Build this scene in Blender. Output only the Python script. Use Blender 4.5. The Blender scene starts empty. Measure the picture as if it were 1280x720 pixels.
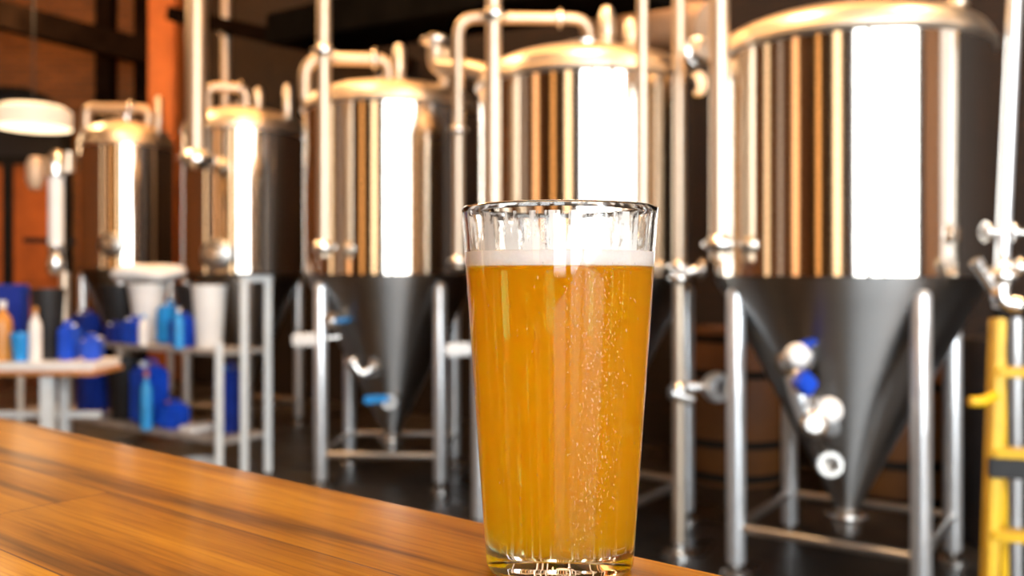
import bpy, bmesh, math, random
from mathutils import Vector, Matrix

random.seed(11)
S = bpy.context.scene
COL = S.collection
F = 1100.0            # focal length in pixels of the 1280 wide frame
HZ = 345.0            # horizon row
CZ = 1.18             # camera height
R = math.radians
PI = math.pi


def at(px, py, d):
    """world point seen at a pixel at depth d (used while surveying the room)"""
    return Vector(((px - 640) * d / F, d, CZ - (py - HZ) * d / F))


# ------------------------------------------------------------------ materials
def new_mat(name):
    m = bpy.data.materials.new(name)
    m.use_nodes = True
    nt = m.node_tree
    b = nt.nodes['Principled BSDF']
    return m, nt, b


def N(nt, kind, **kw):
    n = nt.nodes.new(kind)
    for k, v in kw.items():
        setattr(n, k, v)
    return n


def ramp(nt, stops, interp='LINEAR'):
    r = N(nt, 'ShaderNodeValToRGB')
    r.color_ramp.interpolation = interp
    els = r.color_ramp.elements
    while len(els) < len(stops):
        els.new(0.5)
    for e, (p, c) in zip(els, stops):
        e.position = p
        e.color = (*c, 1) if len(c) == 3 else c
    return r


def plain(name, col, rough=.5, metal=0., noise=.08, scale=9., bump=0., spec=.5, sub=0., coat=0.):
    m, nt, b = new_mat(name)
    tc = N(nt, 'ShaderNodeTexCoord')
    nz = N(nt, 'ShaderNodeTexNoise')
    nz.inputs['Scale'].default_value = scale
    nz.inputs['Detail'].default_value = 4
    nt.links.new(tc.outputs['Object'], nz.inputs['Vector'])
    a = tuple(max(0, c * (1 - noise)) for c in col)
    z = tuple(min(1, c * (1 + noise)) for c in col)
    r = ramp(nt, [(.3, a), (.7, z)])
    nt.links.new(nz.outputs['Fac'], r.inputs['Fac'])
    nt.links.new(r.outputs['Color'], b.inputs['Base Color'])
    b.inputs['Roughness'].default_value = rough
    b.inputs['Metallic'].default_value = metal
    b.inputs['Specular IOR Level'].default_value = spec
    b.inputs['Coat Weight'].default_value = coat
    if sub:
        b.inputs['Subsurface Weight'].default_value = sub
        b.inputs['Subsurface Scale'].default_value = .01
    if bump:
        bp = N(nt, 'ShaderNodeBump')
        bp.inputs['Strength'].default_value = bump
        bp.inputs['Distance'].default_value = .01
        nt.links.new(nz.outputs['Fac'], bp.inputs['Height'])
        nt.links.new(bp.outputs['Normal'], b.inputs['Normal'])
    return m


def emit(name, col, strength):
    m, nt, b = new_mat(name)
    b.inputs['Base Color'].default_value = (.8, .8, .8, 1)
    b.inputs['Emission Color'].default_value = (*col, 1)
    b.inputs['Emission Strength'].default_value = strength
    return m


def brushed(name, col, rough, aniso, scale=(1, 1, 1)):
    """stainless sheet polished round the vessel: highlights smear up and down"""
    m, nt, b = new_mat(name)
    tc = N(nt, 'ShaderNodeTexCoord')
    mp = N(nt, 'ShaderNodeMapping')
    mp.inputs['Scale'].default_value = (1.2, 1.2, 90)
    nz = N(nt, 'ShaderNodeTexNoise')
    nz.inputs['Scale'].default_value = 3
    nz.inputs['Detail'].default_value = 3
    nt.links.new(tc.outputs['Object'], mp.inputs['Vector'])
    nt.links.new(mp.outputs['Vector'], nz.inputs['Vector'])
    r = ramp(nt, [(.3, tuple(c * .93 for c in col)), (.7, col)])
    nt.links.new(nz.outputs['Fac'], r.inputs['Fac'])
    nt.links.new(r.outputs['Color'], b.inputs['Base Color'])
    b.inputs['Metallic'].default_value = 1
    b.inputs['Roughness'].default_value = rough
    b.inputs['Anisotropic'].default_value = aniso
    b.inputs['Anisotropic Rotation'].default_value = .25
    tg = N(nt, 'ShaderNodeTangent', direction_type='RADIAL', axis='Z')
    nt.links.new(tg.outputs['Tangent'], b.inputs['Tangent'])
    return m


M = {}
M['steel'] = brushed('polished_tank_steel', (.86, .80, .72), .13, .85)
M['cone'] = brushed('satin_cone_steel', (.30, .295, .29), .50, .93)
M['lid'] = brushed('satin_lid_steel', (.93, .84, .72), .36, 0)
M['pipe'] = plain('pipe_steel', (.66, .55, .43), .45, 1., .05, 30)
M['leg'] = plain('leg_steel', (.84, .87, .90), .30, .75, .05, 20)
M['brace'] = plain('brace_steel', (.55, .53, .50), .35, 1., .08, 20)
M['fitting'] = plain('cast_steel', (.82, .80, .77), .25, 1., .05, 60)
M['rubber'] = plain('black_rubber', (.012, .012, .013), .6, 0, .3, 30)
M['black'] = plain('black_plastic', (.012, .011, .012), .55, 0, .3, 14)
M['darkmetal'] = plain('dark_painted_steel', (.010, .008, .006), .8, 0, .3, 6, spec=.2)
M['blue'] = plain('blue_plastic', (.008, .075, .62), .38, 0, .2, 12, spec=.5)
M['navy'] = plain('navy_plastic', (.006, .03, .28), .4, 0, .2, 12)
M['cyan'] = plain('light_blue_plastic', (.03, .33, .80), .35, 0, .15, 12)
M['white'] = plain('white_plastic', (.86, .86, .85), .4, 0, .04, 12)
M['whitemetal'] = plain('white_powder_coat', (.74, .80, .83), .38, 0, .05, 12)
M['shelf'] = plain('worn_shelf_metal', (.42, .40, .38), .45, .3, .2, 8)
M['yellow'] = plain('yellow_ladder_paint', (.74, .44, .006), .4, 0, .15, 12)
M['orange'] = plain('orange_post_and_ceiling_glow', (.55, .15, .025), .6, 0, .2, 4)
M['duct'] = plain('matt_black_duct', (.006, .005, .004), 1., 0, .3, 4, spec=0)
M['tan'] = plain('tan_duct', (.60, .42, .28), .5, .3, .1, 4)
M['timber'] = plain('dark_timber', (.009, .005, .003), 1., 0, .4, 5, .2, spec=0)
M['doorwood'] = plain('varnished_door_wood', (.42, .10, .015), .5, 0, .25, 3)
M['amberglass'] = plain('amber_plastic', (.60, .26, .05), .3, 0, .1, 10)
M['pinkish'] = plain('dusty_red_plastic', (.45, .16, .14), .5, 0, .1, 10)
M['bulb'] = emit('warm_bulb', (1, .62, .26), 6)
M['shade_lit'] = emit('lit_white_shade', (1, .78, .50), .45)
M['amber_globe'] = emit('amber_lamp_globe', (1.0, .45, .06), 1.0)
M['daylight'] = emit('daylight_pane', (.90, .96, 1.0), 12.0)
M['daylight_warm'] = emit('daylight_pane_low', (1.0, .70, .40), 3.2)
M['amber_glow'] = emit('added_amber_glow', (1.0, .42, .11), 2.2)
M['dim_amber_glow'] = emit('added_dim_glow', (1.0, .52, .17), .28)
M['cream_glow'] = emit('added_cream_glow', (1.0, .62, .28), 1.7)


def mat_brick(name, c1, c2, mortar, rough=.85):
    m, nt, b = new_mat(name)
    tc = N(nt, 'ShaderNodeTexCoord')
    br = N(nt, 'ShaderNodeTexBrick')
    br.inputs['Scale'].default_value = 1
    br.inputs['Brick Width'].default_value = .22
    br.inputs['Row Height'].default_value = .075
    br.inputs['Mortar Size'].default_value = .008
    br.inputs['Color1'].default_value = (*c1, 1)
    br.inputs['Color2'].default_value = (*c2, 1)
    br.inputs['Mortar'].default_value = (*mortar, 1)
    nt.links.new(tc.outputs['UV'], br.inputs['Vector'])
    nz = N(nt, 'ShaderNodeTexNoise')
    nz.inputs['Scale'].default_value = 1.3
    nz.inputs['Detail'].default_value = 5
    nt.links.new(tc.outputs['UV'], nz.inputs['Vector'])
    mx = N(nt, 'ShaderNodeMix', data_type='RGBA', blend_type='MULTIPLY')
    mx.inputs[0].default_value = .7
    rr = ramp(nt, [(.25, (.45, .42, .4)), (.75, (1.1, 1.05, 1))])
    nt.links.new(nz.outputs['Fac'], rr.inputs['Fac'])
    nt.links.new(br.outputs['Color'], mx.inputs[6])
    nt.links.new(rr.outputs['Color'], mx.inputs[7])
    nt.links.new(mx.outputs[2], b.inputs['Base Color'])
    bp = N(nt, 'ShaderNodeBump')
    bp.inputs['Strength'].default_value = .5
    bp.inputs['Distance'].default_value = .008
    bp.invert = True
    nt.links.new(br.outputs['Fac'], bp.inputs['Height'])
    nt.links.new(bp.outputs['Normal'], b.inputs['Normal'])
    b.inputs['Roughness'].default_value = rough
    return m


M['brick'] = mat_brick('orange_brick', (.25, .092, .016), (.17, .06, .011), (.10, .05, .022))
M['brick_dark'] = mat_brick('shaded_brick', (.020, .0075, .0015), (.011, .0042, .001), (.008, .0035, .0015))  # orange brick darkened: the unlit wall's shade is put into the colour
M['brick_mid'] = mat_brick('brown_brick', (.12, .055, .014), (.08, .036, .010), (.07, .04, .025))
M['ceiling'] = plain('ceiling_boards', (.62, .42, .24), .8, 0, .15, 2)


def mat_floor():
    m, nt, b = new_mat('dark_wet_concrete')
    tc = N(nt, 'ShaderNodeTexCoord')
    nz = N(nt, 'ShaderNodeTexNoise')
    nz.inputs['Scale'].default_value = 1.7
    nz.inputs['Detail'].default_value = 8
    nt.links.new(tc.outputs['Object'], nz.inputs['Vector'])
    r = ramp(nt, [(.3, (.007, .0066, .0062)), (.7, (.024, .022, .021))])
    nt.links.new(nz.outputs['Fac'], r.inputs['Fac'])
    nt.links.new(r.outputs['Color'], b.inputs['Base Color'])
    r2 = ramp(nt, [(.35, (.25,) * 3), (.65, (.6,) * 3)])
    nt.links.new(nz.outputs['Fac'], r2.inputs['Fac'])
    nt.links.new(r2.outputs['Color'], b.inputs['Roughness'])
    return m


M['floor'] = mat_floor()


def mat_bar_wood():
    m, nt, b = new_mat('varnished_bar_wood')
    tc = N(nt, 'ShaderNodeTexCoord')
    # staves
    br = N(nt, 'ShaderNodeTexBrick')
    br.offset = .37
    br.inputs['Scale'].default_value = 1
    br.inputs['Brick Width'].default_value = 1.1
    br.inputs['Row Height'].default_value = .088
    br.inputs['Mortar Size'].default_value = .0007
    br.inputs['Mortar Smooth'].default_value = .4
    br.inputs['Color1'].default_value = (0, 0, 0, 1)
    br.inputs['Color2'].default_value = (1, 1, 1, 1)
    br.inputs['Mortar'].default_value = (.3, .3, .3, 1)
    nt.links.new(tc.outputs['Object'], br.inputs['Vector'])
    # warped long grain
    mp = N(nt, 'ShaderNodeMapping')
    mp.inputs['Scale'].default_value = (1.6, 26, 26)
    nt.links.new(tc.outputs['Object'], mp.inputs['Vector'])
    off = N(nt, 'ShaderNodeVectorMath', operation='MULTIPLY_ADD')
    nt.links.new(br.outputs['Color'], off.inputs[0])
    off.inputs[1].default_value = (7, 3, 5)
    nt.links.new(mp.outputs['Vector'], off.inputs[2])
    n1 = N(nt, 'ShaderNodeTexNoise')
    n1.inputs['Scale'].default_value = 1.0
    n1.inputs['Detail'].default_value = 5
    n1.inputs['Roughness'].default_value = .55
    n1.inputs['Distortion'].default_value = .8
    nt.links.new(off.outputs[0], n1.inputs['Vector'])
    # fine pores
    mp2 = N(nt, 'ShaderNodeMapping')
    mp2.inputs['Scale'].default_value = (14, 420, 420)
    nt.links.new(tc.outputs['Object'], mp2.inputs['Vector'])
    n2 = N(nt, 'ShaderNodeTexNoise')
    n2.inputs['Scale'].default_value = 1.0
    n2.inputs['Detail'].default_value = 3
    nt.links.new(mp2.outputs['Vector'], n2.inputs['Vector'])
    r1 = ramp(nt, [(.36, (.15, .056, .001)), (.45, (.36, .155, .002)), (.56, (.50, .235, .004)), (.70, (.60, .31, .012))])
    nt.links.new(n1.outputs['Fac'], r1.inputs['Fac'])
    r2 = ramp(nt, [(.36, (.55, .45, .4)), (.52, (1, 1, 1))])
    nt.links.new(n2.outputs['Fac'], r2.inputs['Fac'])
    mx = N(nt, 'ShaderNodeMix', data_type='RGBA', blend_type='MULTIPLY')
    mx.inputs[0].default_value = .55
    nt.links.new(r1.outputs['Color'], mx.inputs[6])
    nt.links.new(r2.outputs['Color'], mx.inputs[7])
    r3 = ramp(nt, [(0, (.72, .62, .55)), (1, (1.08, 1.08, 1.08))])
    nt.links.new(br.outputs['Color'], r3.inputs['Fac'])
    mx2 = N(nt, 'ShaderNodeMix', data_type='RGBA', blend_type='MULTIPLY')
    mx2.inputs[0].default_value = 1
    nt.links.new(mx.outputs[2], mx2.inputs[6])
    nt.links.new(r3.outputs['Color'], mx2.inputs[7])
    # dark seams
    mx3 = N(nt, 'ShaderNodeMix', data_type='RGBA', blend_type='MIX')
    nt.links.new(br.outputs['Fac'], mx3.inputs[0])
    nt.links.new(mx2.outputs[2], mx3.inputs[6])
    mx3.inputs[7].default_value = (.10, .028, .006, 1)
    nt.links.new(mx3.outputs[2], b.inputs['Base Color'])
    b.inputs['Roughness'].default_value = .42
    b.inputs['Specular IOR Level'].default_value = .05
    b.inputs['Coat Weight'].default_value = .22
    b.inputs['Coat Roughness'].default_value = .14
    bp = N(nt, 'ShaderNodeBump')
    bp.inputs['Strength'].default_value = .12
    bp.inputs['Distance'].default_value = .0008
    nt.links.new(n2.outputs['Fac'], bp.inputs['Height'])
    nt.links.new(bp.outputs['Normal'], b.inputs['Normal'])
    bp2 = N(nt, 'ShaderNodeBump')
    bp2.inputs['Strength'].default_value = .25
    bp2.inputs['Distance'].default_value = .0006
    nt.links.new(n1.outputs['Fac'], bp2.inputs['Height'])
    nt.links.new(bp2.outputs['Normal'], b.inputs['Coat Normal'])
    return m


M['barwood'] = mat_bar_wood()


def mat_glass():
    m, nt, b = new_mat('clear_glass')
    b.inputs['Base Color'].default_value = (.985, .99, .985, 1)
    b.inputs['Roughness'].default_value = .0
    b.inputs['Transmission Weight'].default_value = 1
    b.inputs['IOR'].default_value = 1.5
    return m


M['glass'] = mat_glass()


def mat_beer():
    m, nt, b = new_mat('hazy_amber_beer')
    b.inputs['Base Color'].default_value = (.93, .41, .002, 1)
    b.inputs['Roughness'].default_value = .25
    b.inputs['IOR'].default_value = 1.5
    b.inputs['Specular IOR Level'].default_value = 0
    b.inputs['Subsurface Weight'].default_value = 1
    b.inputs['Subsurface Radius'].default_value = (1.0, .55, .06)
    b.inputs['Subsurface Scale'].default_value = .03
    return m


M['beer'] = mat_beer()


def mat_beer_volume():
    m = bpy.data.materials.new('hazy_beer')
    m.use_nodes = True
    nt = m.node_tree
    nt.nodes.clear()
    out = nt.nodes.new('ShaderNodeOutputMaterial')
    tr = nt.nodes.new('ShaderNodeBsdfTransparent')
    sc = nt.nodes.new('ShaderNodeVolumeScatter')
    sc.inputs['Color'].default_value = (1, .575, .025, 1)
    sc.inputs['Density'].default_value = 75
    sc.inputs['Anisotropy'].default_value = .35
    ab = nt.nodes.new('ShaderNodeVolumeAbsorption')
    ab.inputs['Color'].default_value = (.999, .86, .0, 1)
    ab.inputs['Density'].default_value = 70
    ad = nt.nodes.new('ShaderNodeAddShader')
    nt.links.new(sc.outputs[0], ad.inputs[0])
    nt.links.new(ab.outputs[0], ad.inputs[1])
    nt.links.new(tr.outputs[0], out.inputs['Surface'])
    nt.links.new(ad.outputs[0], out.inputs['Volume'])
    return m


M['beer'] = mat_beer_volume()


def mat_foam():
    m, nt, b = new_mat('white_beer_foam')
    tc = N(nt, 'ShaderNodeTexCoord')
    vo = N(nt, 'ShaderNodeTexVoronoi')
    vo.inputs['Scale'].default_value = 900
    nt.links.new(tc.outputs['Object'], vo.inputs['Vector'])
    r = ramp(nt, [(0, (.99, .98, .96)), (1, (.93, .91, .88))])
    nt.links.new(vo.outputs['Distance'], r.inputs['Fac'])
    nt.links.new(r.outputs['Color'], b.inputs['Base Color'])
    b.inputs['Roughness'].default_value = .6
    b.inputs['Subsurface Weight'].default_value = 1
    b.inputs['Subsurface Radius'].default_value = (1, .9, .8)
    b.inputs['Subsurface Scale'].default_value = .004
    return m


M['foam'] = mat_foam()
m_, nt_, b_ = new_mat('misted_water_drops')
b_.inputs['Base Color'].default_value = (.9, .88, .84, 1)
b_.inputs['Roughness'].default_value = .12
b_.inputs['Alpha'].default_value = .12
M['mist'] = m_


def mat_lacing():
    m, nt, b = new_mat('foam_lacing')
    tc = N(nt, 'ShaderNodeTexCoord')
    mp = N(nt, 'ShaderNodeMapping')
    mp.inputs['Scale'].default_value = (150, 150, 13)
    nt.links.new(tc.outputs['Object'], mp.inputs['Vector'])
    n1 = N(nt, 'ShaderNodeTexNoise')
    n1.inputs['Scale'].default_value = 1.15
    n1.inputs['Detail'].default_value = 7
    n1.inputs['Roughness'].default_value = .62
    n1.inputs['Distortion'].default_value = .5
    nt.links.new(mp.outputs['Vector'], n1.inputs['Vector'])
    n2 = N(nt, 'ShaderNodeTexNoise')
    n2.inputs['Scale'].default_value = 420
    n2.inputs['Detail'].default_value = 4
    nt.links.new(tc.outputs['Object'], n2.inputs['Vector'])
    # more residue low down near the head
    sx = N(nt, 'ShaderNodeSeparateXYZ')
    nt.links.new(tc.outputs['Object'], sx.inputs[0])
    mr = N(nt, 'ShaderNodeMapRange')
    mr.inputs[1].default_value = .1385
    mr.inputs[2].default_value = .159
    mr.inputs[3].default_value = .10
    mr.inputs[4].default_value = -.03
    nt.links.new(sx.outputs[2], mr.inputs[0])
    a1 = N(nt, 'ShaderNodeMath', operation='ADD')
    nt.links.new(n1.outputs['Fac'], a1.inputs[0])
    nt.links.new(mr.outputs[0], a1.inputs[1])
    a2 = N(nt, 'ShaderNodeMath', operation='MULTIPLY_ADD')
    nt.links.new(n2.outputs['Fac'], a2.inputs[0])
    a2.inputs[1].default_value = .22
    nt.links.new(a1.outputs[0], a2.inputs[2])
    r = ramp(nt, [(.60, (.06,) * 3), (.67, (.95, .95, .95))])
    nt.links.new(a2.outputs[0], r.inputs['Fac'])
    b.inputs['Base Color'].default_value = (.93, .92, .88, 1)
    b.inputs['Roughness'].default_value = .5
    nt.links.new(r.outputs['Color'], b.inputs['Alpha'])
    return m


M['lacing'] = mat_lacing()


# ---------------------------------------------------------------- mesh builder
class MB:
    def __init__(self):
        self.v, self.f, self.uv = [], [], None

    def add(self, vs, fs):
        o = len(self.v)
        self.v += [Vector(p) for p in vs]
        self.f += [tuple(o + i for i in q) for q in fs]
        return self

    def box(self, c, s, rot=None, bev=0.0):
        bm = bmesh.new()
        bmesh.ops.create_cube(bm, size=1)
        for v in bm.verts:
            v.co = Vector((v.co.x * s[0], v.co.y * s[1], v.co.z * s[2]))
        if bev:
            bmesh.ops.bevel(bm, geom=bm.edges[:], offset=bev, segments=2, affect='EDGES')
        mt = Matrix.Translation(Vector(c)) @ (rot.to_4x4() if rot else Matrix.Identity(4))
        bm.verts.index_update()
        self.add([mt @ v.co for v in bm.verts], [[v.index for v in f.verts] for f in bm.faces])
        bm.free()
        return self

    def beam(self, p, q, w, h, bev=0.0):
        """box of width w (sideways) and height h between two points"""
        p, q = Vector(p), Vector(q)
        d = q - p
        x = d.normalized()
        up = Vector((0, 0, 1)) if abs(x.z) < .95 else Vector((0, 1, 0))
        y = up.cross(x).normalized()
        z = x.cross(y)
        return self.box((p + q) / 2, (d.length, w, h), Matrix((x, y, z)).transposed(), bev)

    def rod(self, p, q, r, r2=None, n=20, caps=True):
        p, q = Vector(p), Vector(q)
        r2 = r if r2 is None else r2
        x = (q - p).normalized()
        a = Vector((0, 0, 1)) if abs(x.z) < .9 else Vector((1, 0, 0))
        u = x.cross(a).normalized()
        w = x.cross(u)
        vs, fs = [], []
        for c, rr in ((p, r), (q, r2)):
            for i in range(n):
                t = 2 * PI * i / n
                vs.append(c + (u * math.cos(t) + w * math.sin(t)) * rr)
        for i in range(n):
            j = (i + 1) % n
            fs.append((i, j, n + j, n + i))
        if caps:
            fs.append(tuple(range(n - 1, -1, -1)))
            fs.append(tuple(range(n, 2 * n)))
        return self.add(vs, fs)

    def lathe(self, prof, base=(0, 0, 0), axis=(0, 0, 1), n=48):
        """profile [(radius, height)] spun round an axis from base"""
        x = Vector(axis).normalized()
        a = Vector((1, 0, 0)) if abs(x.x) < .9 else Vector((0, 1, 0))
        u = (a - x * a.dot(x)).normalized()
        w = x.cross(u)
        b = Vector(base)
        vs, fs, rings = [], [], []
        for r, h in prof:
            if r < 1e-6:
                rings.append([len(vs)])
                vs.append(b + x * h)
            else:
                rings.append(list(range(len(vs), len(vs) + n)))
                for i in range(n):
                    t = 2 * PI * i / n
                    vs.append(b + x * h + (u * math.cos(t) + w * math.sin(t)) * r)
        for A, B in zip(rings, rings[1:]):
            for i in range(n):
                j = (i + 1) % n
                if len(A) == 1 and len(B) == 1:
                    continue
                if len(A) == 1:
                    fs.append((A[0], B[j], B[i]))
                elif len(B) == 1:
                    fs.append((A[i], A[j], B[0]))
                else:
                    fs.append((A[i], A[j], B[j], B[i]))
        return self.add(vs, fs)

    def tube(self, pts, r, bend=0.0, n=16, caps=True):
        """pipe along points; corners rounded with radius bend"""
        pts = [Vector(p) for p in pts]
        path = [pts[0]]
        for i in range(1, len(pts) - 1):
            a, b, c = pts[i - 1], pts[i], pts[i + 1]
            if bend > 0:
                k = min(bend, (a - b).length * .49, (c - b).length * .49)
                s, e = b + (a - b).normalized() * k, b + (c - b).normalized() * k
                for t in range(7):
                    t /= 6
                    path.append(s * (1 - t) ** 2 + b * 2 * t * (1 - t) + e * t * t)
            else:
                path.append(b)
        path.append(pts[-1])
        vs, fs = [], []
        tan = (path[1] - path[0]).normalized()
        a = Vector((0, 0, 1)) if abs(tan.z) < .9 else Vector((1, 0, 0))
        u = tan.cross(a).normalized()
        for i, p in enumerate(path):
            t2 = ((path[min(i + 1, len(path) - 1)] - p).normalized() + (p - path[max(i - 1, 0)]).normalized())
            t2 = t2.normalized() if t2.length > 1e-6 else tan
            u = (u - t2 * u.dot(t2)).normalized()
            w = t2.cross(u)
            for k in range(n):
                g = 2 * PI * k / n
                vs.append(p + (u * math.cos(g) + w * math.sin(g)) * r)
        for i in range(len(path) - 1):
            for k in range(n):
                j = (k + 1) % n
                fs.append((i * n + k, i * n + j, (i + 1) * n + j, (i + 1) * n + k))
        if caps:
            fs.append(tuple(range(n - 1, -1, -1)))
            L = (len(path) - 1) * n
            fs.append(tuple(range(L, L + n)))
        return self.add(vs, fs)

    def build(self, name, mat, parent=None, smooth=35, label=None):
        inv = Matrix.Identity(4)
        root = parent
        while root is not None and root.parent is not None:
            root = root.parent
        if root is not None:
            inv = Matrix.LocRotScale(root.location, root.rotation_euler, None).inverted()
        me = bpy.data.meshes.new(name)
        me.from_pydata([inv @ p for p in self.v], [], self.f)
        bm = bmesh.new()
        bm.from_mesh(me)
        bmesh.ops.recalc_face_normals(bm, faces=bm.faces[:])
        bm.to_mesh(me)
        bm.free()
        me.validate()
        if smooth:
            me.polygons.foreach_set('use_smooth', [True] * len(me.polygons))
            me.set_sharp_from_angle(angle=R(smooth))
        me.materials.append(mat)
        o = bpy.data.objects.new(name, me)
        COL.objects.link(o)
        if parent is not None:
            o.parent = parent
        if label:
            o['label'] = label
        return o


def thing(name, label, cat, loc, rz=0., group=None):
    o = bpy.data.objects.new(name, None)
    o.empty_display_size = .1
    COL.objects.link(o)
    o.location = loc
    o.rotation_euler = (0, 0, rz)
    o['label'] = label
    o['category'] = cat
    if group:
        o['group'] = group
    return o


def tag(o, label, cat, group=None):
    o['label'] = label
    o['category'] = cat
    if group:
        o['group'] = group
    return o


def struct(o):
    o['kind'] = 'structure'
    return o


# ------------------------------------------------------------------- the room
XL, XR, YF, YB, HC = -8.0, 8.0, -5.0, 10.6, 5.8
struct(MB().box(((XL + XR) / 2, (YF + YB) / 2, -.05), (XR - XL + .6, YB - YF + .6, .1)).build('floor', M['floor'], smooth=0))
struct(MB().box(((XL + XR) / 2, (YF + YB) / 2, HC + .05), (XR - XL + .6, YB - YF + .6, .1)).build('ceiling', M['ceiling'], smooth=0))


def wall(name, p, q, mat, th=.2, holes=(), z0=0., z1=HC, side=1):
    """wall from p to q (plan), openings (s0,s1,z0,z1[,'arch']); UV in metres"""
    p, q = Vector((p[0], p[1], 0)), Vector((q[0], q[1], 0))
    L = (q - p).length
    x = (q - p) / L
    nrm = Vector((-x.y, x.x, 0)) * side * th
    bm = bmesh.new()
    uvl = bm.loops.layers.uv.new('UVMap')

    def P(s, z, k=0):
        return p + x * s + Vector((0, 0, z)) + nrm * k
    ss = sorted({0., L, *[h[0] for h in holes], *[h[1] for h in holes]})
    zs = sorted({z0, z1, *[h[2] for h in holes], *[h[3] for h in holes]})

    def quad(pts, uvs):
        f = bm.faces.new([bm.verts.new(v) for v in pts])
        for l, u in zip(f.loops, uvs):
            l[uvl].uv = u
    for k in (0, 1):
        for a, b in zip(ss, ss[1:]):
            for c, d in zip(zs, zs[1:]):
                if any(h[0] - 1e-6 <= a and b <= h[1] + 1e-6 and h[2] - 1e-6 <= c and d <= h[3] + 1e-6 for h in holes):
                    continue
                quad([P(a, c, k), P(b, c, k), P(b, d, k), P(a, d, k)], [(a, c), (b, c), (b, d), (a, d)])
    for h in (*holes, (0, L, z0, z1)):
        a, b, c, d = h[:4]
        for (s1, e1, s2, e2) in ((a, c, b, c), (b, c, b, d), (b, d, a, d), (a, d, a, c)):
            quad([P(s1, e1, 0), P(s2, e2, 0), P(s2, e2, 1), P(s1, e1, 1)], [(s1, e1), (s2, e2), (s2 + th, e2 + th), (s1 + th, e1 + th)])
    bmesh.ops.remove_doubles(bm, verts=bm.verts[:], dist=1e-5)
    me = bpy.data.meshes.new(name)
    bm.to_mesh(me)
    bm.free()
    me.materials.append(mat)
    o = bpy.data.objects.new(name, me)
    COL.objects.link(o)
    struct(o)
    return o


# row of tanks runs from front right to back left; the long wall runs behind it
A0 = Vector((2.60, 4.78))
RD = Vector((-.773, .634))
tt = (YB - A0.y) / RD.y
CORNER = A0 + RD * tt
TR = (XR - A0.x) / -RD.x
RW = A0 + RD * (-TR)
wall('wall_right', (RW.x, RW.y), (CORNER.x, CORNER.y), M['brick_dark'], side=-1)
wall('wall_back', (XL, YB), (CORNER.x, YB), M['brick'], side=1, holes=[])
LW = [(-2.3, -1.2, .5, 5.3, 'amber_glow'), (.5, 1.1, .5, 5.3, 'dim_amber_glow'), (2.6, 3.3, .5, 5.3, 'cream_glow')]  # unseen glowing panes, added for warm stripes in the tank steel
wall('wall_left', (XL, YF), (XL, YB), M['brick'], side=1, holes=[(a - YF, b - YF, c, d) for a, b, c, d, _ in LW])
# windows behind the camera (they light the room and show as stripes in the tanks); the amber one is an added glow
FW = [(-6.9, -6.1, .4, 5.5, 'amber_glow'), (-3.75, -2.65, .4, 5.5, 'daylight_warm'), (-.95, .45, .4, 5.5, 'daylight'),
      (.95, 2.3, .4, 5.5, 'daylight'), (2.62, 6.9, .4, 5.5, 'daylight')]
wall('wall_front', (XL, YF), (XR, YF), M['brick_mid'], side=-1, holes=[(a - XL, b - XL, c, d) for a, b, c, d, _ in FW])
SW = [(-1.6, 1.6, .5, 5.3)]  # unseen dim amber pane, added in place of a lit wall
wall('wall_side', (XR, YF), (XR, RW.y), M['brick'], side=-1, holes=[(a - YF, b - YF, c, d) for a, b, c, d in SW])
nwin = 0


def window(p, q, z0, z1, nrm, mat, cols=2, rows=3):
    """pane with frame and glazing bars set into an opening"""
    global nwin
    nwin += 1
    p, q, nrm = Vector((p[0], p[1], 0)), Vector((q[0], q[1], 0)), Vector((nrm[0], nrm[1], 0))
    root = bpy.data.objects.new('window_%d' % nwin, None)
    COL.objects.link(root)
    root.location = (p + q) / 2 + Vector((0, 0, z0))
    struct(root)
    U = Vector((0, 0, 1))
    b = MB()
    off = nrm * .1
    vs = [p + U * z0 + off, q + U * z0 + off, q + U * z1 + off, p + U * z1 + off]
    b.add(vs, [(0, 1, 2, 3)])
    b.build('pane', mat, root, smooth=0)
    f = MB()
    off = nrm * .06
    w = .06
    for a, c in ((p + U * z0, q + U * z0), (p + U * z1, q + U * z1), (p + U * z0, p + U * z1), (q + U * z0, q + U * z1)):
        f.beam(a + off, c + off, w, w)
    for i in range(1, cols):
        a = p.lerp(q, i / cols)
        f.beam(a + U * z0 + off, a + U * z1 + off, .03, .03)
    for i in range(1, rows):
        z = z0 + (z1 - z0) * i / rows
        f.beam(p + U * z + off, q + U * z + off, .025, .025)
    f.build('window_frame', M['darkmetal'], root, smooth=0)


for a, b, c, d, mt in FW:
    window((a, YF), (b, YF), c, d, (0, -1), M[mt], 1 if b - a < 1.5 else 4, 3)
for a, b, c, d in SW:
    window((XR, a), (XR, b), c, d, (1, 0), M['dim_amber_glow'], 1, 3)
for a, b, c, d, mt in LW:
    window((XL, a), (XL, b), c, d, (-1, 0), M[mt], 1, 3)

# ---- end wall: arched doorway with timber leaves, posts and beams
YE = YB - .001
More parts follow.
